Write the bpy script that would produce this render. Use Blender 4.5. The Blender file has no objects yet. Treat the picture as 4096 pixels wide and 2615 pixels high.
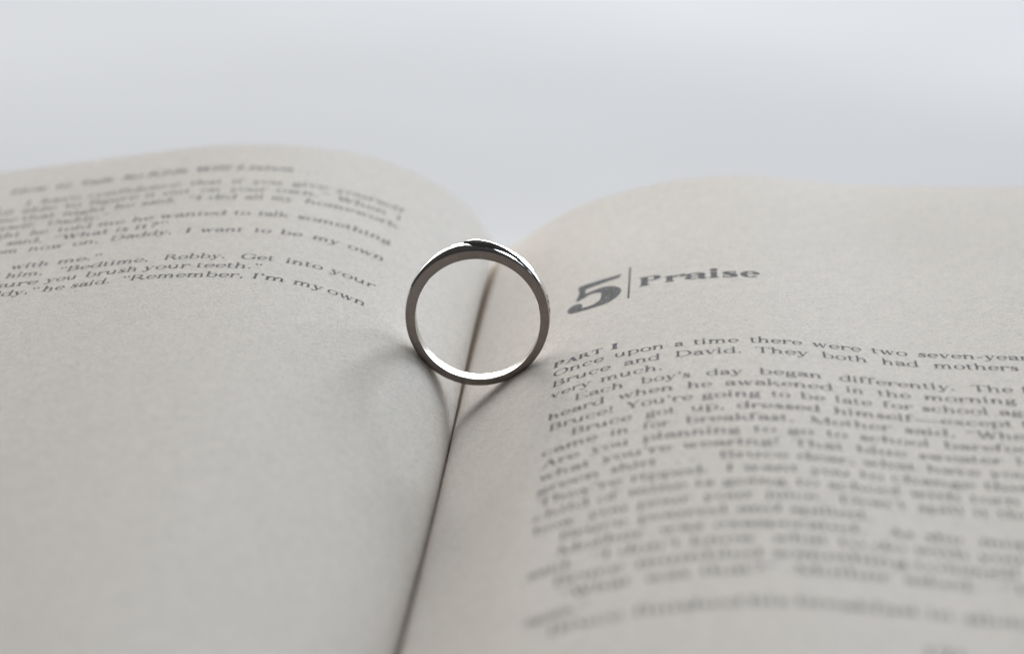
import bpy, math, random
import numpy as np
from mathutils import Vector
random.seed(7)
C = bpy.context.scene.collection
sc = bpy.context.scene
MM = 0.001
rad = math.radians

# ------------------------------------------------------------------ camera
# Frame of reference (millimetres): x across the spread, y along the gutter away from
# the camera, z up; the origin is on the gutter level with the first line of the story.
cam_d = bpy.data.cameras.new('camera')
cam = bpy.data.objects.new('camera', cam_d)
C.objects.link(cam)
PITCH, YAW = 0.34605, -0.06268
cam.location = (29.918*MM, -335.414*MM, 137.226*MM)
cam.rotation_euler = (math.pi/2 - PITCH, 0, -YAW)
cam_d.sensor_width = 36.0
cam_d.lens = 36.0*10008.7/4096
cam_d.clip_start = 0.01
cam_d.clip_end = 20
cam_d.dof.use_dof = True
cam_d.dof.focus_distance = 0.3665
cam_d.dof.aperture_fstop = 12.8
cam_d.dof.aperture_blades = 0
sc.camera = cam

# ------------------------------------------------------------------ light
w = bpy.data.worlds.new('World')
sc.world = w
w.use_nodes = True
w.node_tree.nodes['Background'].inputs[0].default_value = (0.95, 0.97, 1.0, 1)
w.node_tree.nodes['Background'].inputs[1].default_value = 0.065

def area(name, loc, target, sx, sy, power, col):
    l = bpy.data.lights.new(name, 'AREA')
    l.shape = 'RECTANGLE'
    l.size, l.size_y = sx, sy
    l.energy = power
    l.color = col
    o = bpy.data.objects.new(name, l)
    o.location = loc
    o.rotation_euler = (Vector(target) - Vector(loc)).to_track_quat('-Z', 'Y').to_euler()
    C.objects.link(o)
    return o

# one window behind the book, two panes
area('window_light', (-0.24, 3.2, 0.68), (0.0, 0.0, 0.1), 0.88, 1.25, 139.0, (1.0, 0.985, 0.955))
area('window_light', (0.76, 3.2, 0.68), (0.1, 0.0, 0.1), 0.88, 1.25, 142.0, (0.89, 0.945, 1.0))
# dimmer lamps added at either side of it to brighten the ring's reflections
area('added_side_light', (-1.65, 2.7, 0.74), (0, 0.0, 0.1), 1.8, 1.40, 55.0, (1.0, 0.985, 0.955))
area('added_side_light', (2.15, 2.7, 0.74), (0, 0.0, 0.1), 1.7, 1.40, 48.0, (0.80, 0.90, 1.0))

sc.view_settings.view_transform = 'Standard'
sc.view_settings.look = 'None'
sc.view_settings.exposure = 0.0
sc.view_settings.gamma = 1.0
sc.view_settings.use_curve_mapping = False

# ------------------------------------------------------------------ materials
def mat(name):
    m = bpy.data.materials.new(name)
    m.use_nodes = True
    nt = m.node_tree
    b = nt.nodes['Principled BSDF']
    return m, nt, b

def N(nt, kind, **kw):
    n = nt.nodes.new(kind)
    for k, v in kw.items():
        setattr(n, k, v)
    return n

def ramp(nt, src, stops):
    r = N(nt, 'ShaderNodeValToRGB')
    el = r.color_ramp.elements
    while len(el) < len(stops):
        el.new(0.5)
    for e, (p, c) in zip(el, stops):
        e.position = p
        e.color = (*c, 1)
    nt.links.new(src, r.inputs[0])
    return r

def paper_material(name, tint):
    m, nt, b = mat(name)
    tc = N(nt, 'ShaderNodeTexCoord')
    mp = N(nt, 'ShaderNodeMapping')
    mp.inputs['Scale'].default_value = (1000, 1000, 1000)
    nt.links.new(tc.outputs['Object'], mp.inputs[0])
    # soft mottling of pulp paper
    n1 = N(nt, 'ShaderNodeTexNoise')
    n1.inputs['Scale'].default_value = 0.55
    n1.inputs['Detail'].default_value = 5
    n1.inputs['Roughness'].default_value = 0.65
    nt.links.new(mp.outputs[0], n1.inputs['Vector'])
    # fibre grain
    n2 = N(nt, 'ShaderNodeTexNoise')
    n2.inputs['Scale'].default_value = 2.4
    n2.inputs['Detail'].default_value = 3
    n2.inputs['Roughness'].default_value = 0.7
    n2.inputs['Distortion'].default_value = 1.2
    nt.links.new(mp.outputs[0], n2.inputs['Vector'])
    r1 = ramp(nt, n1.outputs['Fac'], [(0.28, (tint[0]*0.925, tint[1]*0.945, tint[2]*0.935)), (0.5, tint), (0.72, (tint[0]*1.06, tint[1]*1.04, tint[2]*1.045))])
    r2 = ramp(nt, n2.outputs['Fac'], [(0.25, (0.70, 0.69, 0.68)), (0.52, (1.0, 1.0, 1.0)), (0.8, (1.15, 1.15, 1.15))])
    mx = N(nt, 'ShaderNodeMix', data_type='RGBA', blend_type='MULTIPLY')
    mx.inputs['Factor'].default_value = 1.0
    nt.links.new(r1.outputs[0], mx.inputs['A'])
    nt.links.new(r2.outputs[0], mx.inputs['B'])
    nt.links.new(mx.outputs['Result'], b.inputs['Base Color'])
    b.inputs['Roughness'].default_value = 0.9
    b.inputs['Specular IOR Level'].default_value = 0.12
    bp = N(nt, 'ShaderNodeBump')
    bp.inputs['Strength'].default_value = 0.8
    bp.inputs['Distance'].default_value = 0.00008
    nt.links.new(n2.outputs['Fac'], bp.inputs['Height'])
    nt.links.new(bp.outputs[0], b.inputs['Normal'])
    # thin paper lets a little warm light through
    tr = N(nt, 'ShaderNodeBsdfTranslucent')
    tr.inputs['Color'].default_value = (0.80, 0.62, 0.36, 1)
    ms = N(nt, 'ShaderNodeMixShader')
    ms.inputs[0].default_value = 0.06
    out = nt.nodes['Material Output']
    nt.links.new(b.outputs[0], ms.inputs[1])
    nt.links.new(tr.outputs[0], ms.inputs[2])
    nt.links.new(ms.outputs[0], out.inputs[0])
    return m

M_PAPER = paper_material('pulp_paper', (0.772, 0.727, 0.676))

def ink_material():
    m, nt, b = mat('black_ink')
    tc = N(nt, 'ShaderNodeTexCoord')
    n1 = N(nt, 'ShaderNodeTexNoise')
    n1.inputs['Scale'].default_value = 4200
    n1.inputs['Detail'].default_value = 2
    nt.links.new(tc.outputs['Object'], n1.inputs['Vector'])
    r = ramp(nt, n1.outputs['Fac'], [(0.35, (0.07, 0.07, 0.076)), (0.70, (0.29, 0.29, 0.297))])
    nt.links.new(r.outputs[0], b.inputs['Base Color'])
    b.inputs['Roughness'].default_value = 1.0
    b.inputs['Specular IOR Level'].default_value = 0.05
    return m
M_INK = ink_material()

def block_material():
    m, nt, b = mat('page_edges')
    tc = N(nt, 'ShaderNodeTexCoord')
    wv = N(nt, 'ShaderNodeTexWave')
    wv.bands_direction = 'Z'
    wv.inputs['Scale'].default_value = 1600
    wv.inputs['Distortion'].default_value = 1.5
    nt.links.new(tc.outputs['Object'], wv.inputs['Vector'])
    r = ramp(nt, wv.outputs['Fac'], [(0.2, (0.45, 0.41, 0.35)), (0.7, (0.70, 0.66, 0.59))])
    nt.links.new(r.outputs[0], b.inputs['Base Color'])
    b.inputs['Roughness'].default_value = 0.95
    return m
M_BLOCK = block_material()

def gutter_shade_material():  # warm brown shade deep in the gutter, put into the strip's colour
    m, nt, b = mat('gutter_shade_brown')
    tc = N(nt, 'ShaderNodeTexCoord')
    n1 = N(nt, 'ShaderNodeTexNoise')
    n1.inputs['Scale'].default_value = 700
    nt.links.new(tc.outputs['Object'], n1.inputs['Vector'])
    r = ramp(nt, n1.outputs['Fac'], [(0.3, (0.50, 0.36, 0.22)), (0.7, (0.62, 0.47, 0.31))])
    nt.links.new(r.outputs[0], b.inputs['Base Color'])
    b.inputs['Roughness'].default_value = 0.8
    return m
M_GUTTER_SHADE = gutter_shade_material()

def cover_material():
    m, nt, b = mat('cover_card')
    tc = N(nt, 'ShaderNodeTexCoord')
    n1 = N(nt, 'ShaderNodeTexNoise')
    n1.inputs['Scale'].default_value = 60
    nt.links.new(tc.outputs['Object'], n1.inputs['Vector'])
    r = ramp(nt, n1.outputs['Fac'], [(0.3, (0.62, 0.61, 0.58)), (0.7, (0.70, 0.69, 0.66))])
    nt.links.new(r.outputs[0], b.inputs['Base Color'])
    b.inputs['Roughness'].default_value = 0.4
    return m
M_COVER = cover_material()

def cloth_material():
    m, nt, b = mat('white_cloth')
    tc = N(nt, 'ShaderNodeTexCoord')
    n1 = N(nt, 'ShaderNodeTexNoise')
    n1.inputs['Scale'].default_value = 9
    n1.inputs['Detail'].default_value = 4
    nt.links.new(tc.outputs['Object'], n1.inputs['Vector'])
    r = ramp(nt, n1.outputs['Fac'], [(0.3, (0.668, 0.670, 0.692)), (0.7, (0.705, 0.708, 0.73))])
    nt.links.new(r.outputs[0], b.inputs['Base Color'])
    b.inputs['Roughness'].default_value = 0.95
    b.inputs['Specular IOR Level'].default_value = 0.03
    return m
M_CLOTH = cloth_material()

def metal_material(name, col, rough, bump):
    m, nt, b = mat(name)
    b.inputs['Metallic'].default_value = 1.0
    tc = N(nt, 'ShaderNodeTexCoord')
    n1 = N(nt, 'ShaderNodeTexNoise')
    n1.inputs['Scale'].default_value = 900
    n1.inputs['Detail'].default_value = 4
    n1.inputs['Roughness'].default_value = 0.7
    nt.links.new(tc.outputs['Object'], n1.inputs['Vector'])
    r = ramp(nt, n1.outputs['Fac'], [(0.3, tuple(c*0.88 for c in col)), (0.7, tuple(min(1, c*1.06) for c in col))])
    nt.links.new(r.outputs[0], b.inputs['Base Color'])
    mr = N(nt, 'ShaderNodeMapRange')
    mr.inputs['To Min'].default_value = rough*0.75
    mr.inputs['To Max'].default_value = rough*1.35
    nt.links.new(n1.outputs['Fac'], mr.inputs['Value'])
    nt.links.new(mr.outputs[0], b.inputs['Roughness'])
    bp = N(nt, 'ShaderNodeBump')
    bp.inputs['Strength'].default_value = bump
    bp.inputs['Distance'].default_value = 0.00003
    n2 = N(nt, 'ShaderNodeTexNoise')
    n2.inputs['Scale'].default_value = 5200
    nt.links.new(tc.outputs['Object'], n2.inputs['Vector'])
    nt.links.new(n2.outputs['Fac'], bp.inputs['Height'])
    nt.links.new(bp.outputs[0], b.inputs['Normal'])
    return m
M_STEEL = metal_material('polished_white_metal', (0.58, 0.56, 0.54), 0.06, 0.06)
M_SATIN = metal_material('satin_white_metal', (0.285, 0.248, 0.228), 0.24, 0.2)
M_INNER = metal_material('worn_white_metal', (0.56, 0.535, 0.515), 0.24, 0.0)
def scratches(m):
    nt = m.node_tree
    tc = N(nt, 'ShaderNodeTexCoord')
    mp = N(nt, 'ShaderNodeMapping')
    mp.inputs['Scale'].default_value = (160, 7000, 160)
    nt.links.new(tc.outputs['Object'], mp.inputs[0])
    n = N(nt, 'ShaderNodeTexNoise')
    n.inputs['Scale'].default_value = 1.0
    n.inputs['Detail'].default_value = 3
    nt.links.new(mp.outputs[0], n.inputs['Vector'])
    for bp in [x for x in nt.nodes if x.type == 'BUMP']:
        nt.links.new(n.outputs['Fac'], bp.inputs['Height'])
        bp.inputs['Strength'].default_value = 0.35
        bp.inputs['Distance'].default_value = 0.00004
scratches(M_INNER)
scratches(M_STEEL)
for _n in M_STEEL.node_tree.nodes:
    if _n.type == 'BUMP':
        _n.inputs['Strength'].default_value = 0.12

# ------------------------------------------------------------------ object helpers
def link(name, me, parent=None):
    o = bpy.data.objects.new(name, me)
    C.objects.link(o)
    if parent:
        o.parent = parent
    return o

def mesh(name, verts, faces, mats, parent=None, smooth=True, idx=None, sharp=None):
    me = bpy.data.meshes.new(name)
    me.from_pydata([tuple(c*MM for c in v) for v in verts], [], faces)
    for m in (mats if isinstance(mats, (list, tuple)) else [mats]):
        me.materials.append(m)
    if smooth:
        me.polygons.foreach_set('use_smooth', [True]*len(me.polygons))
    if idx is not None:
        me.polygons.foreach_set('material_index', idx)
    me.update()
    if sharp is not None:
        me.set_sharp_from_angle(angle=rad(sharp))
    return link(name, me, parent)

def thing(name, label, cat, group=None):
    o = bpy.data.objects.new(name, None)
    o.empty_display_size = 0.01
    C.objects.link(o)
    o['label'] = label
    o['category'] = cat
    if group:
        o['group'] = group
    return o

# ------------------------------------------------------------------ the spread's shape
KR = np.array([0, 6, 12, 20, 28, 36, 45, 55, 65, 78, 95.])
ZR = np.array([0, 2.886, 6.918, 10.552, 12.819, 14.077, 14.511, 13.777, 12.951, 12.688, 12.629])
KL = np.array([-76, -64, -54, -46, -38, -30, -22, -14, -7, 0.])
ZL = np.array([12.572, 14.141, 15.705, 16.763, 17.267, 17.153, 15.892, 13.047, 8.584, 0.0])
TRX = np.array([0, 30, 60, 95.]); TRV = np.array([-.284, -.007, -.288, .546])
TLX = np.array([-76, -50, -25, 0.]); TLV = np.array([1.057, 1.176, .604, 1.012])
def _moments(K, v):
    n = len(K); h = np.diff(K); A = np.eye(n); b = np.zeros(n)
    for i in range(1, n-1):
        A[i, i-1] = h[i-1]; A[i, i] = 2*(h[i-1]+h[i]); A[i, i+1] = h[i]
        b[i] = 6*((v[i+1]-v[i])/h[i]-(v[i]-v[i-1])/h[i-1])
    return np.linalg.solve(A, b)
MR, ML = _moments(KR, ZR), _moments(KL, ZL)
def _spl(K, v, M, x):
    h = np.diff(K); n = len(K)
    i = np.clip(np.searchsorted(K, x)-1, 0, n-2)
    H = h[i]; xx = np.clip(x, K[0], K[-1])
    a = (K[i+1]-xx)/H; c = (xx-K[i])/H
    y = a*v[i]+c*v[i+1]+((a**3-a)*M[i]+(c**3-c)*M[i+1])*H*H/6
    s0 = (v[1]-v[0])/h[0]-h[0]/6*(2*M[0]+M[1]); s1 = (v[-1]-v[-2])/h[-1]+h[-1]/6*(M[-2]+2*M[-1])
    return y+np.where(x < K[0], s0*(x-K[0]), 0)+np.where(x > K[-1], s1*(x-K[-1]), 0)
FAR_R = ((0, 0), (3, -.1), (8, .15), (14, -.12), (20, -.34), (28, -.40), (34, -.12), (42, .02), (57, .18), (70, .32), (92, .08), (110, 0))
FAR_L = ((-100, -.4), (-87, -.2), (-79, .08), (-70, .28), (-60, .3), (-48, .05), (-31, -.12), (-18, -.14), (-10, -.2), (-4, .2), (0, 0))
def smooth01(t):
    t = np.clip(t, 0, 1)
    return t*t*(3-2*t)
SLIT = 2.0
def surf(x, y, side):
    """height of the top leaf; side is +1 for the right page, -1 for the left"""
    x = np.asarray(x, float); y = np.asarray(y, float)
    if side > 0:
        z = _spl(KR, ZR, MR, x) + y/60*np.interp(x, TRX, TRV)
        fx, fz = zip(*FAR_R)
    else:
        z = _spl(KL, ZL, ML, x) + y/60*np.interp(x, TLX, TLV)
        fx, fz = zip(*FAR_L)
    z = z + np.interp(x, fx, fz)*smooth01((y-35)/45)
    return z - SLIT*np.exp(-np.abs(x)/0.50)
OPEN = 0.26
def gut(x, y):
    """sideways wander of the gutter"""
    return 0.5*np.clip(np.asarray(y, float)/70, -1.3, 1.3)**3*np.exp(-np.abs(x)/14)+OPEN*smooth01((np.asarray(y, float)+10)/75)*np.sign(x)*np.exp(-np.abs(x)/2.5)
Y0, Y1 = -125.5, 84.5
XG = 0.09
XOUT = 129.0

class Page:
    def __init__(self, side):
        self.side = side
        a = np.concatenate([np.linspace(XG, 2, 28, endpoint=False), np.linspace(2, 12, 34, endpoint=False), np.linspace(12, XOUT, 236)])
        self.x = a*side if side > 0 else (a*side)
        z = surf(self.x, 0*self.x, side)
        self.s = np.concatenate([[0], np.cumsum(np.hypot(np.diff(self.x), np.diff(z)))])
    def at(self, s, y, lift=0.0):
        """point on the leaf at arc length s from the gutter"""
        x = np.interp(s, self.s, self.x)
        z = surf(x, y, self.side)
        e = 0.02
        sl = (surf(x+e, y, self.side)-surf(x-e, y, self.side))/(2*e)
        n = 1/np.sqrt(1+sl*sl)
        return np.stack([x+gut(x, y)-sl*n*lift, y+0*x, z+n*lift], -1)

RIGHT, LEFT = Page(1), Page(-1)
cp, sp, cy_, sy_ = math.cos(PITCH), math.sin(PITCH), math.cos(YAW), math.sin(YAW)
FWD = np.array([sy_*cp, cy_*cp, -sp]); RGT = np.array([cy_, -sy_, 0]); UPV = np.cross(RGT, FWD)
CAMP = np.array([29.918, -335.414, 137.226])
def pixel_s(page, y, px):
    """arc length at which a baseline y meets the column px of the 4096 px wide photograph
    (how the measured word positions were carried over to the page)"""
    P = page.at(page.s[30:], y)-CAMP
    u = 2048+10008.7*(P@RGT)/(P@FWD)
    o = np.argsort(u)
    return float(np.interp(px, u[o], page.s[30:][o])) if u.min() < px < u.max() else float(page.s[-1] if page.side*(px-2048) > 0 else page.s[30])

# ------------------------------------------------------------------ lettering (own serif face)
class Face:
    """Outline strokes for a text serif; x-height 450, capitals 670 of 1000 units."""
    def __init__(self, st=88, hl=34, ital=False, wide=1.0):
        self.S, self.H, self.W = st, hl, wide
        self.cache = {}
    def get(self, ch):
        if ch not in self.cache:
            self.q = []
            adv = self.draw(ch)+max(0, self.S-100)*(1.0 if ch in 'airnhbdpu' else 0.4)
            self.cache[ch] = (self.q, adv)
        return self.cache[ch]
    # primitives -------------------------------------------------
    def quad(self, *p): self.q.append(p)
    def rect(self, x0, y0, x1, y1):
        n = max(1, int((x1-x0)/160))
        for i in range(n):
            a, b = x0+(x1-x0)*i/n, x0+(x1-x0)*(i+1)/n
            self.quad((a, y0), (b, y0), (b, y1), (a, y1))
    def diag(self, x0, y0, x1, y1, w):
        self.quad((x0-w/2, y0), (x0+w/2, y0), (x1+w/2, y1), (x1-w/2, y1))
    def arc(self, cx, cy, rx, ry, a0, a1, wh=None, wv=None, n=14):
        wh = self.S*1.02 if wh is None else wh
        wv = self.H if wv is None else wv
        P = []
        for i in range(n+1):
            a = rad(a0+(a1-a0)*i/n)
            c, s = math.cos(a), math.sin(a)
            P.append(((cx+rx*c, cy+ry*s), (cx+(rx-wh)*c, cy+(ry-wv)*s)))
        for (o0, i0), (o1, i1) in zip(P, P[1:]):
            self.quad(o0, o1, i1, i0)
    def stroke(self, pts):
        """ribbon through (x, y, width) with smooth interpolation"""
        P = [pts[0]]+list(pts)+[pts[-1]]
        out = []
        for k in range(1, len(P)-2):
            for j in range(5):
                t = j/5
                out.append([0.5*((2*P[k][d])+(-P[k-1][d]+P[k+1][d])*t+(2*P[k-1][d]-5*P[k][d]+4*P[k+1][d]-P[k+2][d])*t*t+(-P[k-1][d]+3*P[k][d]-3*P[k+1][d]+P[k+2][d])*t**3) for d in range(3)])
        out.append(list(pts[-1]))
        L = []
        for i, (x, y, wd) in enumerate(out):
            a, b = out[max(0, i-1)], out[min(len(out)-1, i+1)]
            dx, dy = b[0]-a[0], b[1]-a[1]
            m = math.hypot(dx, dy) or 1
            nx, ny = -dy/m*wd/2, dx/m*wd/2
            L.append(((x+nx, y+ny), (x-nx, y-ny)))
        for (a, b), (c, d) in zip(L, L[1:]):
            self.quad(a, b, d, c)
    def dot(self, cx, cy, r):
        pts = [(cx+r*math.cos(i*math.pi/5), cy+r*math.sin(i*math.pi/5)) for i in range(10)]
        self.q.append(tuple(pts))
    def foot(self, x, y=0, l=46, r=46, up=True):
        """slab serif with brackets round a stem whose left side is x"""
        S, H = self.S, self.H
        y1 = y+H if up else y-H
        self.rect(x-l, min(y, y1), x+S+r, max(y, y1))
        k = 30 if up else -30
        self.q.append(((x-l*.6, y1), (x, y1), (x, y1+k)))
        self.q.append(((x+S+r*.6, y1), (x+S, y1), (x+S, y1+k)))
    def flag(self, x, y):
        self.quad((x-52, y-38), (x, y-66), (x, y), (x-10, y))
        self.quad((x, y-70), (x+self.S, y-70), (x+self.S, y+6), (x, y))
    def stem(self, x, y0, y1, foot=True, flag=False):
        self.rect(x, y0, x+self.S, y1)
        if foot: self.foot(x, y0)
        if flag: self.flag(x, y1)
    # glyphs ------------------------------------------------------
    def draw(self, ch):
        S, H = self.S, self.H
        X, K, A, D = 450, 670, 700, -205
        Wd = self.W
        b = 60
        def nshape(x0, wdt):
            """arch from stem x0 to a stem at x0+wdt"""
            self.arc(x0+S*.55+(wdt-S*.55+S)/2-S*.0, X-150, (wdt-S*.55+S)/2, 158, 0, 180, S, 52)
            self.stem(x0+wdt, 0, X-150, foot=True)
        if ch == 'o':
            self.arc(245*Wd, 222, 222*Wd, 236, 0, 360, n=22); return 490*Wd
        if ch == 'c' or ch == 'e':
            self.arc(235*Wd, 222, 212*Wd, 236, 42 if ch == 'c' else 0, 320, n=20)
            if ch == 'e': self.rect(235*Wd-212*Wd+S*.6, 222-4, 235*Wd+212*Wd-4, 222-4+H)
            else: self.dot(235*Wd+140*Wd, 222+140, 46*S/88)
            return 455*Wd
        if ch in 'bdpq':
            w = 520*Wd
            if ch == 'b':
                self.stem(b, 10, A, foot=False, flag=True); self.arc(b+215*Wd, 222, 215*Wd, 236, -150, 150, n=18); return w
            if ch == 'p':
                self.stem(b, D, X, flag=True); self.arc(b+215*Wd, 222, 215*Wd, 236, -150, 150, n=18); return w
            if ch == 'd':
                x = 360*Wd; self.stem(x, 0, A, foot=False, flag=True); self.rect(x+S, 0, x+S+48, H+8)
                self.arc(x+S-215*Wd, 222, 215*Wd, 236, 30, 330, n=18); return w
            x = 360*Wd; self.stem(x, D, X); self.arc(x+S-215*Wd, 222, 215*Wd, 236, 30, 330, n=18); return w
        if ch == 'n':
            self.stem(b, 0, X, flag=True); nshape(b, 275*Wd); return 520*Wd
        if ch == 'm':
            self.stem(b, 0, X, flag=True); nshape(b, 255*Wd); nshape(b+255*Wd, 255*Wd); return 760*Wd
        if ch == 'h':
            self.stem(b, 0, A, flag=True); nshape(b, 275*Wd); return 520*Wd
        if ch == 'r':
            self.stem(b, 0, X, flag=True)
            self.arc(b+S+150*Wd, X-150, 165*Wd, 150, 60, 178, S*.75, 48); self.dot(b+S+215*Wd, X-55, 50*S/88); return 385*Wd
        if ch == 'u':
            self.stem(b-10, 130, X, foot=False, flag=True); x = b+275*Wd; self.stem(x, 0, X, foot=False, flag=True); self.rect(x+S, 0, x+S+45, H+6)
            self.arc((b-10+x+S*.5)/2, 150, (x+S*.5-b+10)/2, 160, 180, 360, S, 52); return 525*Wd
        if ch in 'ilj':
            x = b
            if ch == 'l': self.stem(x, 0, A, flag=True); return 262
            if ch == 'i': self.stem(x, 0, X, flag=True); self.dot(x+S/2, 620, 58*S/88+4); return 262
            self.stem(x, -80, X, foot=False, flag=True); self.dot(x+S/2, 620, 58); self.arc(x-60, -80, 60+S, 125, 270, 360, S, 45); self.dot(x-50, -165, 44); return 255
        if ch == 't':
            self.rect(b+10, 110, b+10+S, 570); self.rect(b-40, X-H-4, b+S+130*Wd, X)
            self.q.append(((b-40, X-H), (b+10, X), (b+10, 560)))
            self.arc(b+10+130*Wd, 120, 130*Wd, 132, 180, 300, S, 46, 8); return 320*Wd
        if ch == 'f':
            self.stem(b, 0, 560); self.rect(b-45, X-H-4, b+S+110, X); self.arc(b+160*Wd, 560, 160*Wd, 150, 50, 180, S, 46); self.dot(b+235*Wd, 660, 48); return 315*Wd
        if ch == 'k':
            self.stem(b, 0, A, flag=True); self.diag(b+S, 190, b+330*Wd, X, 40); self.diag(b+410*Wd, 0, b+S+80, 270, S*1.1)
            self.rect(b+230*Wd, X-H, b+440*Wd, X); self.rect(b+310*Wd, 0, b+490*Wd, H); return 520*Wd
        if ch in 'vy':
            self.diag(220*Wd, 0, 95*Wd, X, S*1.12); self.diag(240*Wd, 0, 385*Wd, X, H*1.3)
            self.rect(10, X-H, 200*Wd, X); self.rect(310*Wd, X-H, 470*Wd, X)
            if ch == 'y': self.stroke([(245*Wd, 20, H*1.3), (190*Wd, -120, 44), (110*Wd, -185, 48), (50*Wd, -170, 52)]); self.dot(50*Wd, -160, 48)
            return 470*Wd
        if ch == 'w':
            for o in (0, 225*Wd):
                self.diag(o+200*Wd, 0, o+95*Wd, X, S*1.08); self.diag(o+215*Wd, 0, o+320*Wd, X, H*1.3)
            self.rect(10, X-H, 190*Wd, X); self.rect(470*Wd, X-H, 630*Wd, X); return 645*Wd
        if ch == 'x':
            self.diag(370*Wd, 0, 100*Wd, X, S*1.15); self.diag(90*Wd, 0, 370*Wd, X, H*1.3)
            for xx, yy in ((20, 0), (280*Wd, 0), (20, X-H), (290*Wd, X-H)): self.rect(xx, yy, xx+160*Wd, yy+H)
            return 470*Wd
        if ch == 'z':
            self.rect(40, 0, 380*Wd, H); self.rect(40, X-H, 380*Wd, X); self.diag(90, 10, 330*Wd, X-10, S); return 420*Wd
        if ch == 'a':
            x = 305*Wd
            self.stroke([(70*Wd, 350, 64), (110*Wd, 415, 56), (210*Wd, 440, 48), (x+S/2-8, 370, S), (x+S/2, 250, S), (x+S/2, 60, S), (x+S+40, 22, 44), (x+S+62, 40, 26)])
            self.dot(85*Wd, 345, 46*S/88)
            self.stroke([(x+20, 270, H*1.2), (190*Wd, 232, 48), (72*Wd, 130, S), (130*Wd, 30, 60), (240*Wd, 45, 44), (x+20, 120, H)])
            return 462*Wd
        if ch == 's':
            self.stroke([(305*Wd, 330, 34), (255*Wd, 415, 44), (165*Wd, 425, 50), (90*Wd, 350, S*.95), (190*Wd, 240, S*1.2), (300*Wd, 120, S), (220*Wd, 20, 50), (110*Wd, 25, 44), (55*Wd, 130, 34)])
            self.rect(292*Wd, 310, 325*Wd, 440); self.rect(40*Wd, 10, 72*Wd, 150); return 370*Wd
        if ch == 'g':
            self.arc(215*Wd, 290, 165*Wd, 165, 0, 360, S*.92, H, 18); self.stroke([(320*Wd, 400, 40), (390*Wd, 430, 50), (440*Wd, 415, 60)])
            self.stroke([(120*Wd, 165, 30), (80*Wd, 95, 50), (160*Wd, 45, 70), (310*Wd, 30, 80), (400*Wd, -50, 70), (330*Wd, -165, 40), (190*Wd, -190, 36), (60*Wd, -140, 50), (60*Wd, -50, 50), (130*Wd, 10, 36)])
            return 465*Wd
        # capitals
        S2 = S*1.12
        def cst(x, y0=0, y1=K):
            self.S = S2; self.rect(x, y0, x+S2, y1); self.foot(x, y0); self.foot(x, y1, up=False); self.S = S
        if ch == 'I': cst(75); return 75*2+S2
        if ch == 'J': self.rect(170, 120, 170+S2, K); self.foot(170, K, up=False); self.arc(100, 120, 70+S2, 135, 200, 360, S2, 46); return 400
        if ch == 'O' or ch == 'Q' or ch == 'G' or ch == 'C':
            full = ch in 'OQ'
            self.arc(350*Wd, 335, 320*Wd, 352, 0 if full else 38, 360 if full else (326 if ch == 'C' else 335), S2*1.12, H+4, 28)
            if not full: self.rect(585*Wd, 440, 615*Wd, K)
            if ch == 'G': self.rect(545*Wd, 40, 545*Wd+S2, 300); self.rect(470*Wd, 300-H, 690*Wd, 300)
            if ch == 'Q': self.diag(560*Wd, -150, 400*Wd, 60, 80)
            return 705*Wd
        if ch == 'D':
            cst(70); self.arc(70+S2+160*Wd-60, 335, 390*Wd, 335, -90, 90, S2*1.1, H+2, 20); self.rect(70, 0, 260*Wd, H); self.rect(70, K-H, 260*Wd, K); return 690*Wd
        if ch in 'BPR':
            cst(70)
            r0 = 500 if ch == 'B' else 490
            h = 180 if ch != 'B' else 168
            self.arc(280*Wd, K-h, 215*Wd, h, -90, 90, S2, H+4, 14); self.rect(70, K-H, 290*Wd, K); self.rect(70, K-2*h, 290*Wd, K-2*h+H)
            if ch == 'B': self.arc(300*Wd, 172, 240*Wd, 172, -90, 90, S2, H+4, 14); self.rect(70, 0, 310*Wd, H)
            if ch == 'R':
                self.diag(570*Wd, 0, 330*Wd, K-2*h+20, S2*1.15); self.rect(500*Wd, 0, 665*Wd, H)
            return (575 if ch == 'B' else 545 if ch == 'P' else 650)*Wd
        if ch in 'EF':
            cst(70); self.rect(70, K-H, 520*Wd, K); self.rect(490*Wd, K-170, 520*Wd, K); self.rect(70, 330, 390*Wd, 330+H); self.rect(365*Wd, 265, 392*Wd, 425)
            if ch == 'E': self.rect(70, 0, 545*Wd, H); self.rect(512*Wd, 0, 545*Wd, 180)
            return (585 if ch == 'E' else 545)*Wd
        if ch == 'L':
            cst(70); self.rect(70, 0, 520*Wd, H); self.rect(490*Wd, 0, 520*Wd, 190); return 555*Wd
        if ch == 'H':
            cst(70); cst(500*Wd); self.rect(70, 330, 500*Wd, 330+H); return 570*Wd+S2+20
        if ch == 'K':
            cst(70); self.diag(70+S2, 230, 480*Wd, K, 44); self.diag(580*Wd, 0, 270*Wd, 390, S2*1.15); self.rect(400*Wd, K-H, 590*Wd, K); self.rect(500*Wd, 0, 680*Wd, H); return 680*Wd
        if ch == 'N':
            self.rect(80, 0, 80+44, K); self.rect(520*Wd, 0, 520*Wd+44, K); self.diag(500*Wd, 0, 120, K, S2*1.2); self.rect(20, 0, 190, H); self.rect(20, K-H, 150, K); self.rect(450*Wd, K-H, 620*Wd, K); return 640*Wd
        if ch == 'M':
            self.rect(90, 0, 90+42, K); cst(620*Wd); self.diag(380*Wd, 0, 120, K, S2*1.15); self.diag(400*Wd, 0, 650*Wd, K, 46); self.rect(20, 0, 205, H); self.rect(20, K-H, 160, K); return 800*Wd
        if ch == 'T':
            cst(250*Wd); self.rect(30, K-H, 560*Wd, K); self.rect(30, K-180, 62, K); self.rect(528*Wd, K-180, 560*Wd, K); return 590*Wd
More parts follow.
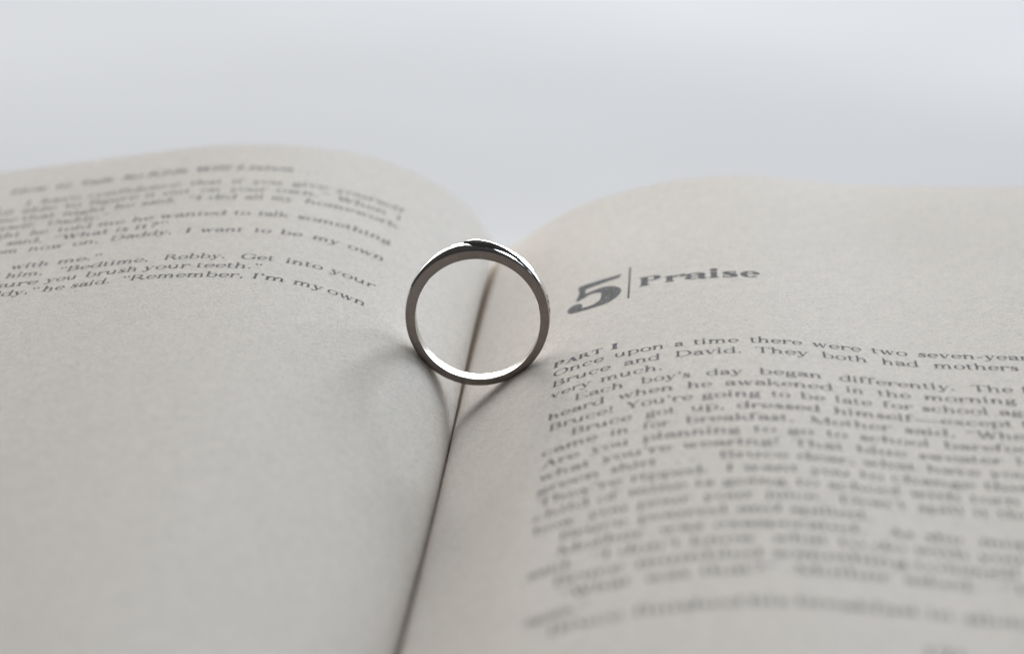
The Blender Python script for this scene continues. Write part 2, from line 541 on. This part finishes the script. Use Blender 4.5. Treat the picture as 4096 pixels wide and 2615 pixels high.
        if ch == 'A':
            self.diag(500*Wd, 0, 310*Wd, K, S2*1.25); self.diag(90*Wd, 0, 300*Wd, K, 46); self.rect(170*Wd, 205, 430*Wd, 205+H); self.rect(10, 0, 190*Wd, H); self.rect(400*Wd, 0, 620*Wd, H); return 630*Wd
        if ch in 'VY':
            if ch == 'V': self.diag(330*Wd, 0, 110*Wd, K, S2*1.2); self.diag(345*Wd, 0, 540*Wd, K, 46)
            else: self.S = S2; self.rect(270*Wd, 0, 270*Wd+S2, 300); self.foot(270*Wd, 0); self.S = S; self.diag(310*Wd, 270, 110*Wd, K, S2*1.15); self.diag(330*Wd, 290, 520*Wd, K, 46)
            self.rect(10, K-H, 215*Wd, K); self.rect(440*Wd, K-H, 620*Wd, K); return 620*Wd
        if ch == 'W':
            for o in (0, 290*Wd): self.diag(o+280*Wd, 0, o+110*Wd, K, S2*1.15); self.diag(o+295*Wd, 0, o+430*Wd, K, 44)
            self.rect(10, K-H, 210*Wd, K); self.rect(630*Wd, K-H, 800*Wd, K); return 820*Wd
        if ch == 'S':
            self.stroke([(430*Wd, 520, 40), (370*Wd, 640, 50), (230*Wd, 655, 56), (120*Wd, 540, S2), (240*Wd, 380, S2*1.3), (430*Wd, 220, S2*1.2), (380*Wd, 50, 60), (220*Wd, 18, 50), (90*Wd, 150, 40)]); self.rect(415*Wd, 480, 450*Wd, K); self.rect(70*Wd, 0, 105*Wd, 190); return 510*Wd
        if ch == '1':
            self.S = S2; self.rect(190, 0, 190+S2, K); self.foot(190, 0); self.S = S; self.quad((90, K-110), (190, K-70), (190, K), (170, K)); return 470
        if ch == '7':
            self.rect(50, K-70, 450, K); self.rect(50, K-170, 80, K); self.diag(190, 0, 420, K-60, S2*1.1); return 480
        if ch == '.': self.dot(105, 52, 58); return 235
        if ch == ',': self.dot(105, 52, 58); self.stroke([(140, 50, 60), (130, -40, 44), (80, -110, 20)]); return 235
        if ch == '-': self.rect(45, 190, 270, 190+52); return 315
        if ch == '\u2014': self.rect(10, 200, 990, 200+38); return 1000
        if ch == '\u2019': self.dot(105, 630, 56); self.stroke([(140, 620, 60), (130, 540, 44), (80, 470, 20)]); return 215
        if ch == '\u201d':
            for o in (0, 170): self.dot(95+o, 630, 52); self.stroke([(128+o, 620, 56), (118+o, 545, 40), (75+o, 480, 18)])
            return 370
        if ch == '\u201c':
            for o in (0, 170): self.dot(105+o, 520, 52); self.stroke([(72+o, 530, 56), (85+o, 610, 40), (130+o, 680, 18)])
            return 370
        if ch == '!': self.quad((95, 190), (125, 190), (165, K), (60, K)); self.dot(110, 52, 58); return 240
        if ch == '?':
            self.stroke([(70, 560, 60), (120, 655, 50), (240, 660, 56), (320, 540, S2), (240, 390, 70), (185, 290, 50), (185, 200, 36)]); self.dot(185, 52, 58); return 400
        return 260

TEXT = Face(84, 27)
BOLD = Face(118, 38)
HEAVY = Face(168, 46, wide=1.25)

def layout(face, word, caps=0):
    """glyph pieces of a word in units; caps > 0 sets lower case as small capitals at that scale"""
    out, x = [], 0.0
    for ch in word:
        k = 1.0
        if caps and (ch.islower()):
            ch, k = ch.upper(), caps
        q, adv = face.get(ch)
        for p in q:
            out.append([(x+a*k, bb*k) for a, bb in p])
        x += adv*k
    return out, x

EM = 3.45
LIFT = 0.018
def set_words(page, words, y, face=TEXT, em=EM, caps=0, slant=0.0):
    """words = [(text, first px, last px or None)]; returns mesh data for one line"""
    V, F = [], []
    dirn = page.side
    ratios = []
    for t, a, b in words:
        q, adv = layout(face, t, caps)
        if b is not None:
            ratios.append(abs(pixel_s(page, y, b)-pixel_s(page, y, a))/(adv*em/1000))
    med = float(np.median(ratios)) if ratios else 1.0
    prev = None
    for t, a, b in words:
        q, adv = layout(face, t, caps)
        sa = prev+0.30*em*med if a is None else pixel_s(page, y, a)*dirn
        if b is None:
            k = em/1000*med
        else:
            k = (pixel_s(page, y, b)*dirn-sa)/adv
        prev = sa+adv*k
        for p in q:
            i0 = len(V)
            for (ux, uy) in p:
                V.append((sa+(ux+slant*uy)*k, y+uy*em/1000))
            F.append(tuple(range(i0, len(V))))
    return V, F

def print_on(page, name, V, F, parent, label=None):
    A = np.array(V)
    s = np.abs(A[:, 0])
    P = page.at(s, A[:, 1], LIFT)
    # orient every face upward
    FF = []
    for f in F:
        p = A[list(f)]
        ar = np.sum(p[:, 0]*np.roll(p[:, 1], -1)-np.roll(p[:, 0], -1)*p[:, 1])
        FF.append(f if ar > 0 else tuple(reversed(f)))
    o = mesh(name, P.tolist(), FF, M_INK, parent, smooth=False)
    if label:
        o['label'] = label
    return o

# ------------------------------------------------------------------ the white cloth the book lies on
ZT = -7.3
def build_cloth():
    xs = np.linspace(-1600, 1600, 160); ys = np.concatenate([np.linspace(-520, 100, 24, endpoint=False), np.linspace(100, 3000, 200)])
    V = []
    for yy in ys:
        for xx in xs:
            far = float(smooth01((yy-110)/200))
            u = 0.92*xx+0.38*yy; v = -0.38*xx+0.92*yy
            h = 1.6*math.sin(u/95+0.8*math.sin(v/160))*math.sin(v/130+0.6*math.sin(u/210))+0.35*math.sin(u/41+v/77+1.3)
            V.append((xx, yy, ZT-0.5+far*(h-1.5)))
    n = len(xs)
    F = [(j*n+i, j*n+i+1, (j+1)*n+i+1, (j+1)*n+i) for j in range(len(ys)-1) for i in range(n-1)]
    o = mesh('tablecloth_surface', V, F, M_CLOTH)
    o['kind'] = 'structure'
    o['label'] = 'plain white cloth surface spread under and behind the open book'
    return o
build_cloth()

# ------------------------------------------------------------------ the book
book = thing('book', 'open paperback book with cream printed pages and a ring standing in its gutter', 'book')

def build_page(page, label):
    ys = np.concatenate([np.linspace(Y0, 60, 54, endpoint=False), np.linspace(60, Y1, 14)])
    nx = len(page.x)
    V = []
    for yy in ys:
        V += page.at(page.s, np.full(nx, yy)).tolist()
    ny = len(ys)
    top = len(V)
    V += [(x, y, z-0.09) for x, y, z in V]
    F = []
    for j in range(ny-1):
        for i in range(nx-1):
            F.append((j*nx+i, j*nx+i+1, (j+1)*nx+i+1, (j+1)*nx+i))
            F.append((top+j*nx+i, top+(j+1)*nx+i, top+(j+1)*nx+i+1, top+j*nx+i+1))
    k = (ny-1)*nx
    for i in range(nx-1):
        F.append((i, top+i, top+i+1, i+1))
        F.append((k+i, k+i+1, top+k+i+1, top+k+i))
    for j in range(ny-1):
        F.append((j*nx, (j+1)*nx, top+(j+1)*nx, top+j*nx))
        F.append((j*nx+nx-1, top+j*nx+nx-1, top+(j+1)*nx+nx-1, (j+1)*nx+nx-1))
    if page.side < 0:
        F = [tuple(reversed(f)) for f in F]
    o = mesh('page', V, F, M_PAPER, book, sharp=35)
    o['label'] = label
    return o
right_page = build_page(RIGHT, 'right page opening the chapter with heading and story text')
left_page = build_page(LEFT, 'left page with a few lines of text above a blank lower half')

def build_block(page):
    """the stack of leaves under the top leaf"""
    ZB = ZT+0.55
    d = 0.35
    a = np.concatenate([np.linspace(0.9, 12, 24, endpoint=False), np.linspace(12, XOUT-0.8, 70)])*page.side
    ys = np.linspace(Y0+0.4, Y1-0.04, 30)
    nx, ny = len(a), len(ys)
    V = []
    for yy in ys:
        z = surf(a, np.full(nx, yy), page.side)-d-1.2*np.exp(-(np.abs(a)-0.9)/1.5)
        x = a+gut(a, yy)
        V += [(x[i], yy, max(z[i], ZB+0.4)) for i in range(nx)]
    top = len(V)
    for yy in ys:
        x = a+gut(a, yy)
        V += [(x[i], yy, ZB) for i in range(nx)]
    F = []
    for j in range(ny-1):
        for i in range(nx-1):
            F.append((j*nx+i, j*nx+i+1, (j+1)*nx+i+1, (j+1)*nx+i))
            F.append((top+j*nx+i, top+(j+1)*nx+i, top+(j+1)*nx+i+1, top+j*nx+i+1))
    for i in range(nx-1):
        F.append((i, top+i, top+i+1, i+1))
        k = (ny-1)*nx
        F.append((k+i, k+i+1, top+k+i+1, top+k+i))
    for j in range(ny-1):
        F.append((j*nx, (j+1)*nx, top+(j+1)*nx, top+j*nx))
        k = nx-1
        F.append((j*nx+k, top+j*nx+k, top+(j+1)*nx+k, (j+1)*nx+k))
    if page.side < 0:
        F = [tuple(reversed(f)) for f in F]
    return mesh('page_block', V, F, M_BLOCK, book, sharp=40)
build_block(RIGHT)
build_block(LEFT)

def build_cover():
    x0, x1, y0, y1, z0, z1 = -XOUT-1, XOUT+1, Y0-0.5, Y1+0.5, ZT+0.05, ZT+0.5
    V = [(x, y, z) for z in (z0, z1) for y in (y0, y1) for x in (x0, x1)]
    F = [(0, 2, 3, 1), (4, 5, 7, 6), (0, 1, 5, 4), (2, 6, 7, 3), (0, 4, 6, 2), (1, 3, 7, 5)]
    return mesh('cover', V, F, M_COVER, book, smooth=False)
build_cover()
def build_binding():
    """the folded signature edge down in the gutter, its brown shade put into the colour"""
    V, F = [], []
    ys = np.linspace(Y0+0.5, Y1-0.5, 40)
    for yy in ys:
        for xx, zz in ((-0.8, -3.4), (-0.2, -2.25), (0, -2.1), (0.2, -2.25), (0.8, -3.4)):
            V.append((xx+float(gut(0, yy)), yy, zz+0.4*float(smooth01((yy-66)/16))))
    for j in range(len(ys)-1):
        for i in range(4):
            F.append((j*5+i, j*5+i+1, (j+1)*5+i+1, (j+1)*5+i))
    return mesh('binding_fold', V, F, M_GUTTER_SHADE, book)
build_binding()

def build_fibres(page, parent, n, s0, s1, y0, y1):
    rng = np.random.default_rng(5+page.side)
    K = 5
    L = rng.uniform(0.35, 1.3, n); th = rng.uniform(0, 2*math.pi, n); cv = rng.normal(0, 0.45, n)
    S = rng.uniform(s0, s1, n); Y = rng.uniform(y0, y1, n); W = rng.uniform(0.010, 0.022, n)
    pts = []
    for k in range(K):
        t = k/(K-1)-0.5
        a = th+cv*t
        pts.append((S+L*t*np.cos(th)+L*t*t*cv*-np.sin(th)*0.6, Y+L*t*np.sin(th)+L*t*t*cv*np.cos(th)*0.6, -np.sin(a), np.cos(a)))
    V = np.zeros((n, K, 2, 3))
    for k, (ss, yy, nx_, ny_) in enumerate(pts):
        lift = 0.008+0.012*math.sin(math.pi*k/(K-1))
        w_ = W*(0.4+0.6*math.sin(math.pi*k/(K-1)))
        for e, sg in enumerate((-1, 1)):
            V[:, k, e] = page.at(np.clip(ss+sg*nx_*w_, 0.5, 200), yy+sg*ny_*w_, lift)
    F = []
    for i in range(n):
        b = i*K*2
        for k in range(K-1):
            F.append((b+2*k, b+2*k+1, b+2*k+3, b+2*k+2))
    o = mesh('paper_fibre', V.reshape(-1, 3).tolist(), F, M_FIBRE, parent, smooth=False)
    o['kind'] = 'stuff'
    return o
def fibre_material():
    m, nt, b = mat('pale_fibre')
    tc = N(nt, 'ShaderNodeTexCoord')
    n1 = N(nt, 'ShaderNodeTexNoise')
    n1.inputs['Scale'].default_value = 300
    nt.links.new(tc.outputs['Object'], n1.inputs['Vector'])
    r = ramp(nt, n1.outputs['Fac'], [(0.35, (0.66, 0.62, 0.56)), (0.65, (0.92, 0.90, 0.87))])
    nt.links.new(r.outputs[0], b.inputs['Base Color'])
    b.inputs['Roughness'].default_value = 1.0
    b.inputs['Specular IOR Level'].default_value = 0.05
    return m
M_FIBRE = fibre_material()
build_fibres(RIGHT, right_page, 7000, 1, 95, -60, 70)
build_fibres(LEFT, left_page, 7000, 1, 85, -60, 70)

# ------------------------------------------------------------------ printed text
LEAD = 4.233
Q, q, AP = '\u201c', '\u201d', '\u2019'
R_LINES = {
 1: [('Once', 2209, 2417), ('upon', 2456, 2660), ('a', 2696, 2736), ('time', 2772, 2957), ('there', 2998, 3212), ('were', 3247, 3449), ('two', 3485, 3634), ('seven-year-old', 3671, None)],
 2: [('Bruce', 2207, 2444), ('and', 2493, 2643), ('David.', 2700, 2972), ('They', 3020, 3237), ('both', 3288, 3474), ('had', 3528, 3679), ('mothers', 3736, 4079), ('who', None, None)],
 3: [('very', 2200, 2365), ('much.', 2400, 2655)],
 4: [('Each', 2296, 2497), ('boy'+AP+'s', 2562, 2764), ('day', 2824, 2973), ('began', 3037, 3292), ('differently.', 3357, 3826), ('The', 3885, 4058), ('first', None, None)],
 5: [('heard', 2190, 2420), ('when', 2470, 2697), ('he', 2748, 2850), ('awakened', 2897, 3336), ('in', 3385, 3459), ('the', 3510, 3647), ('morning', 3697, 4071), ('was', None, None)],
 6: [('Bruce!', 2194, 2456), ('You'+AP+'re', 2500, 2773), ('going', 2806, 3045), ('to', 3085, 3164), ('be', 3202, 3304), ('late', 3342, 3491), ('for', 3533, 3656), ('school', 3686, 3961), ('again.'+q, 3998, None)],
 7: [('Bruce', 2282, 2530), ('got', 2580, 2704), ('up,', 2763, 2903), ('dressed', 2946, 3285), ('himself\u2014except', 3337, 4057), ('for', None, None)],
 8: [('came', 2165, 2392), ('in', 2440, 2517), ('for', 2572, 2681), ('breakfast.', 2742, 3182), ('Mother', 3240, 3568), ('said,', 3618, 3826), (Q+'Where', 3866, None)],
 9: [('Are', 2165, 2318), ('you', 2362, 2518), ('planning', 2570, 2964), ('to', 3013, 3108), ('go', 3150, 3258), ('to', 3305, 3392), ('school', 3437, 3725), ('barefoot?', 3778, None)],
 10: [('what', 2155, 2362), ('you'+AP+'re', 2405, 2690), ('wearing!', 2728, 3122), ('That', 3170, 3380), ('blue', 3427, 3630), ('sweater', 3672, 4017), ('looks', 4068, None)],
 11: [('green', 2145, 2400), ('shirt', 2438, 2632), ('.', 2700, 2722), ('.', 2757, 2782), ('Bruce', 2878, 3158), ('dear,', 3190, 3424), ('what', 3452, 3668), ('have', 3710, 3926), ('you', 3960, None)],
 12: [('They'+AP+'re', 2147, 2491), ('ripped.', 2522, 2838), ('I', 2902, 2937), ('want', 2972, 3200), ('you', 3240, 3406), ('to', 3440, 3538), ('change', 3566, 3905), ('them', 3940, None)],
 13: [('child', 2130, 2358), ('of', 2388, 2473), ('mine', 2513, 2749), ('is', 2782, 2856), ('going', 2889, 3150), ('to', 3185, 3279), ('school', 3311, 3610), ('with', 3640, 3850), ('torn', 3882, 4088)],
 14: [('how', 2130, 2304), ('you', 2350, 2516), ('pour', 2549, 2767), ('your', 2811, 3022), ('juice.', 3065, 3298), ('Don'+AP+'t', 3360, 3634), ('spill', 3670, 3866), ('it', 3898, 3963), ('the', 3994, None)],
 15: [('Bruce', 2236, 2510), ('poured', 2552, 2912), ('and', 2948, 3130), ('spilled.', 3160, 3490)],
 16: [('Mother', 2225, 2583), ('was', 2636, 2815), ('exasperated.', 2855, 3465), ('As', 3555, 3656), ('she', 3700, 3855), ('mopped', 3922, None)],
 17: [('said,', 2105, 2300), (Q+'I', 2365, 2440), ('don'+AP+'t', 2473, 2729), ('know', 2762, 3030), ('what', 3092, 3316), ('to', 3355, 3467), ('do', 3490, 3628), ('with', 3658, 3882), ('you.'+q, 3915, None)],
 18: [('Bruce', 2213, 2494), ('mumbled', 2543, 3055), ('something', 3090, 3636), ('to', 3660, 3776), ('himself.', 3790, 4110)],
 19: [(Q+'What', 2238, 2525), ('was', 2578, 2764), ('that?'+q, 2800, 3110), ('Mother', 3180, 3570), ('asked.', 3615, 3917), (Q+'There', 4000, None)],
 20: [('again.'+q, 2093, 2352)],
 21: [('Bruce', 2190, 2492), ('finished', 2537, 2974), ('his', 2998, 3157), ('breakfast', 3186, 3686), ('in', 3717, 3820), ('silence.', 3858, None)],
}
for n, words in R_LINES.items():
    y = -(n-1)*LEAD
    V, F = set_words(RIGHT, words, y)
    print_on(RIGHT, 'text_line', V, F, right_page)
V, F = set_words(RIGHT, [('Part', 2210, 2411), ('I', 2440, 2477)], 3.75, BOLD, EM, caps=0.8)
print_on(RIGHT, 'part_heading', V, F, right_page)
V, F = set_words(RIGHT, [('Praise', 2553, 3047)], 29.2, HEAVY, 6.2)
print_on(RIGHT, 'chapter_title', V, F, right_page)
V, F = set_words(RIGHT, [('171', 3690, 3880)], -95.0, BOLD, 4.0)
print_on(RIGHT, 'page_number', V, F, right_page)

L_LINES = {
 1: [('this,', -170, 14), ('I', 98, 118), ('have', 158, 320), ('confidence', 346, 720), ('that', 757, 888), ('if', 925, 971), ('you', 1007, 1131), ('give', 1166, 1311), ('yourself', 1343, 1618)],
 2: [('will', -60, 52), ('able', 82, 222), ('to', 255, 323), ('figure', 354, 551), ('it', 577, 621), ('out', 650, 760), ('on', 800, 882), ('your', 917, 1067), ('own.'+q, 1101, 1313), ('When', 1343, 1546), ('I', 1582, 1600)],
 3: [('home', -80, 66), ('that', 82, 218), ('night', 248, 420), ('he', 454, 536), ('said,', 560, 702), (Q+'I', 745, 803), ('did', 832, 946), ('all', 975, 1053), ('my', 1083, 1173), ('homework', 1217, 1592)],
 4: [('myself,', -60, 142), ('Daddy.'+q, 185, 428)],
 5: [('night', -90, 78), ('he', 115, 187), ('told', 225, 363), ('me', 388, 498), ('he', 525, 610), ('wanted', 635, 904), ('to', 931, 1001), ('talk', 1030, 1152), ('something', 1186, 1563)],
 6: [('said,', 20, 168), (Q+'What', 205, 433), ('is', 458, 511), ('it?'+q, 535, 668)],
 7: [(Q+'From', -130, 68), ('now', 108, 254), ('on,', 285, 395), ('Daddy,', 437, 690), ('I', 735, 762), ('want', 797, 972), ('to', 1013, 1084), ('be', 1118, 1208), ('my', 1247, 1357), ('own', 1387, 1537)],
 9: [('with', 38, 193), ('me.'+q, 225, 402)],
 10: [('him,', 17, 172), (Q+'Bedtime,', 228, 596), ('Robby.', 652, 903), ('Get', 958, 1097), ('into', 1140, 1291), ('your', 1318, 1498)],
 11: [('sure', -30, 150), ('you', 178, 306), ('brush', 336, 549), ('your', 570, 756), ('teeth.'+q, 780, 1046)],
 12: [('Daddy,'+q, -160, 150), ('he', 165, 256), ('said.', 277, 442), (Q+'Remember,', 480, 976), ('I'+AP+'m', 1003, 1141), ('my', 1170, 1291), ('own', 1305, 1462)],
}
for n, words in L_LINES.items():
    V, F = set_words(LEFT, words, 15.18-(n-12)*LEAD)
    print_on(LEFT, 'text_line', V, F, left_page)
V, F = set_words(LEFT, [('How', 33, 188), ('to', 214, 280), ('Talk', 308, 450), ('So', 477, 566), ('Kids', 583, 746), ('Will', 771, 918), ('Listen', 938, 1171), ('. . .', 1190, 1275)], 69.6, BOLD, EM, slant=0.2)
print_on(LEFT, 'running_header', V, F, left_page)

# the big 5 and its rule, in millimetres of (arc length, y)
def s_of(px, y):
    return pixel_s(RIGHT, y, px)
def chapter_five():
    f = Face(1, 1)
    f.q = []
    # unit figure: 0..1000 wide, 0..1000 tall, drawn heavy
    for k in range(5):
        a, b_ = 190+150*k, 340+150*k
        f.quad((a, 780+18*k), (b_, 798+18*k), (b_, 985), (a, 985))
    for k in range(5):
        a, b_ = k/5, (k+1)/5
        f.quad((165+60*a, 455+345*a), (345-20*a, 470+330*a), (345-20*b_, 470+330*b_), (165+60*b_, 455+345*b_))
    f.quad((940, 880), (985, 965), (970, 1000), (940, 985))
    # bowl: fat on the right, hairline over the top-left shoulder and along the bottom
    f.stroke([(180, 450, 90), (300, 545, 105), (480, 600, 120), (690, 560, 220), (800, 410, 350), (800, 280, 350), (700, 130, 260), (520, 60, 125), (380, 52, 110), (230, 85, 130), (130, 150, 200), (150, 235, 210), (260, 265, 90)])
    f.dot(175, 195, 130)
    return f.q
Y5 = 25.1
H5 = 12.6
sa, sb = s_of(2263, Y5), s_of(2478, Y5+H5*0.55)
V, F = [], []
for p in chapter_five():
    i0 = len(V)
    for ux, uy in p:
        V.append((sa+(sb-sa)*ux/960, Y5+H5*uy/1000))
    F.append(tuple(range(i0, len(V))))
print_on(RIGHT, 'chapter_number', V, F, right_page)
sr = s_of(2517, 32)
V, F = [], []
for k in range(12):
    y0_, y1_ = 24.9+k*1.25, 24.9+(k+1)*1.25
    i0 = len(V)
    V += [(sr-0.16, y0_), (sr+0.16, y0_), (sr+0.16, y1_), (sr-0.16, y1_)]
    F.append((i0, i0+1, i0+2, i0+3))
print_on(RIGHT, 'divider_rule', V, F, right_page)

# ------------------------------------------------------------------ the ring
ring = thing('ring', 'polished silver-coloured bypass wedding ring standing upright in the book gutter', 'ring')
RX, RY, RZ, RO, BW = 3.08, 10.25, 13.58, 10.60, 2.4
def tab(t, pts):
    a, v = zip(*sorted(pts))
    return float(np.mean(np.interp(np.asarray(t, float)+np.linspace(-4.5, 4.5, 13), a, v)))
def wrap(t):
    """degrees folded to -170..190"""
    return (t+170) % 360-170
HA = [(-170, 0), (25, 0), (35, .02), (45, .05), (60, .10), (70, .10), (80, .14), (90, .18), (95, .32), (100, .46), (110, .55), (120, .47), (135, .33), (150, .24), (170, .10), (188, 0), (190, 0)]
BA = [(-170, .12), (30, .10), (45, .10), (70, .12), (80, .15), (90, .30), (95, .48), (100, .64), (110, .70), (135, .60), (150, .45), (170, .2), (190, .12)]
HB = [(-60, 0), (-30, .05), (0, .10), (30, .20), (45, .29), (60, .34), (70, .46), (80, .64), (90, .84), (95, .80), (98, .74), (101, .66), (104, .5)]
YB = [(-60, .05), (0, .10), (30, .14), (45, .30), (60, 1.0), (70, 1.5), (80, 1.72), (88, 1.82), (93, 1.95), (97, 2.1), (101, 2.3)]
def pol(t, r, y):
    return (RX+r*math.cos(rad(t)), RY+y, RZ+r*math.sin(rad(t)))
def r_in(t):
    # inner opening sits slightly low: the shank is thinner underneath
    c, s = math.cos(rad(t)), math.sin(rad(t))
    ox, oz, a, b_ = 0.06, -0.26, 9.24, 9.38
    A_ = c*c/a**2+s*s/b_**2; B_ = -2*(ox*c/a**2+oz*s/b_**2); C_ = ox*ox/a**2+oz*oz/b_**2-1
    return (-B_+math.sqrt(B_*B_-4*A_*C_))/(2*A_)
def build_band():
    NT = 540
    V, F, I = [], [], []
    prof_n = None
    for k in range(NT):
        t = wrap(k*360/NT-170)
        ri = r_in(t)
        ha, ba = float(tab(t, HA)), float(tab(t, BA))
        P = []      # (r, y, material)
        e = 0.06
        P += [(ri+0.10, BW), (ri+0.02, BW-0.10), (ri, BW-0.3)]
        P += [(ri-0.03*math.sin(math.pi*j/6), BW-0.3-(BW-0.42)*j/6) for j in range(1, 6)]
        P += [(ri, 0.12), (ri+0.02, 0.05), (ri+0.07, 0.0)]
        fr = RO-e
        P += [(ri+0.07+(fr-ri-0.07)*j/4, 0.0) for j in range(1, 5)]
        P += [(RO-0.015, 0.02)]
        # bevel in two facets, then the crown across the band
        P += [(RO+ha*0.42, 0.02+ba*0.36), (RO+ha*0.47, 0.02+ba*0.44), (RO+ha*0.97, 0.02+ba*0.97), (RO+ha, 0.03+ba)]
        for j in range(1, 9):
            yy = 0.03+ba+(BW-0.10-0.03-ba)*j/8
            P.append((RO+ha+0.05*math.sin(math.pi*j/8), yy))
        P += [(RO+ha-0.03, BW-0.02), (RO+ha-0.10, BW)]
        P += [(ri+0.10+(RO+ha-0.10-ri-0.10)*(1-j/3), BW) for j in range(1, 3)]
        prof_n = len(P)
        V += [pol(t, r, y) for r, y in P]
    n = prof_n
    for k in range(NT):
        k2 = (k+1) % NT
        for j in range(n):
            j2 = (j+1) % n
            F.append((k*n+j, k2*n+j, k2*n+j2, k*n+j2))
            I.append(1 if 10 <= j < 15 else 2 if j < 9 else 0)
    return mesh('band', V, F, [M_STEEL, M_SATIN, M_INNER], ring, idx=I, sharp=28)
build_band()
def build_crossover():
    V, F = [], []
    ts = np.linspace(101, -60, 260)
    rows = []
    for t in ts:
        h, y0 = float(tab(t, HB)), float(tab(t, YB))
        y1 = BW-0.004
        lo = RO-0.25
        P = [(lo, y0), (RO+h-0.06, y0+0.015), (RO+h-0.015, y0+0.04)]
        m = 8
        for j in range(1, m+1):
            yy = y0+0.05+(y1-0.09-y0-0.05)*j/m
            P.append((RO+h+0.05*math.sin(math.pi*j/m)*(1 if y1-y0 > .5 else .3), yy))
        P += [(RO+h-0.03, y1-0.02), (RO+h-0.08, y1), (lo, y1)]
        rows.append(len(V))
        V += [pol(t, r, y) for r, y in P]
        n = len(P)
    for a, b_ in zip(rows, rows[1:]):
        for j in range(n):
            j2 = (j+1) % n
            F.append((a+j, a+j2, b_+j2, b_+j))
    F.append(tuple(rows[0]+j for j in reversed(range(n))))
    F.append(tuple(rows[-1]+j for j in range(n)))
    # outward winding
    return mesh('crossover_band', V, [tuple(reversed(f)) for f in F], M_STEEL, ring, sharp=28)
build_crossover()
for o in ring.children:
    me = o.data
    import bmesh
    bm = bmesh.new(); bm.from_mesh(me); bmesh.ops.recalc_face_normals(bm, faces=bm.faces[:]); bm.to_mesh(me); bm.free()
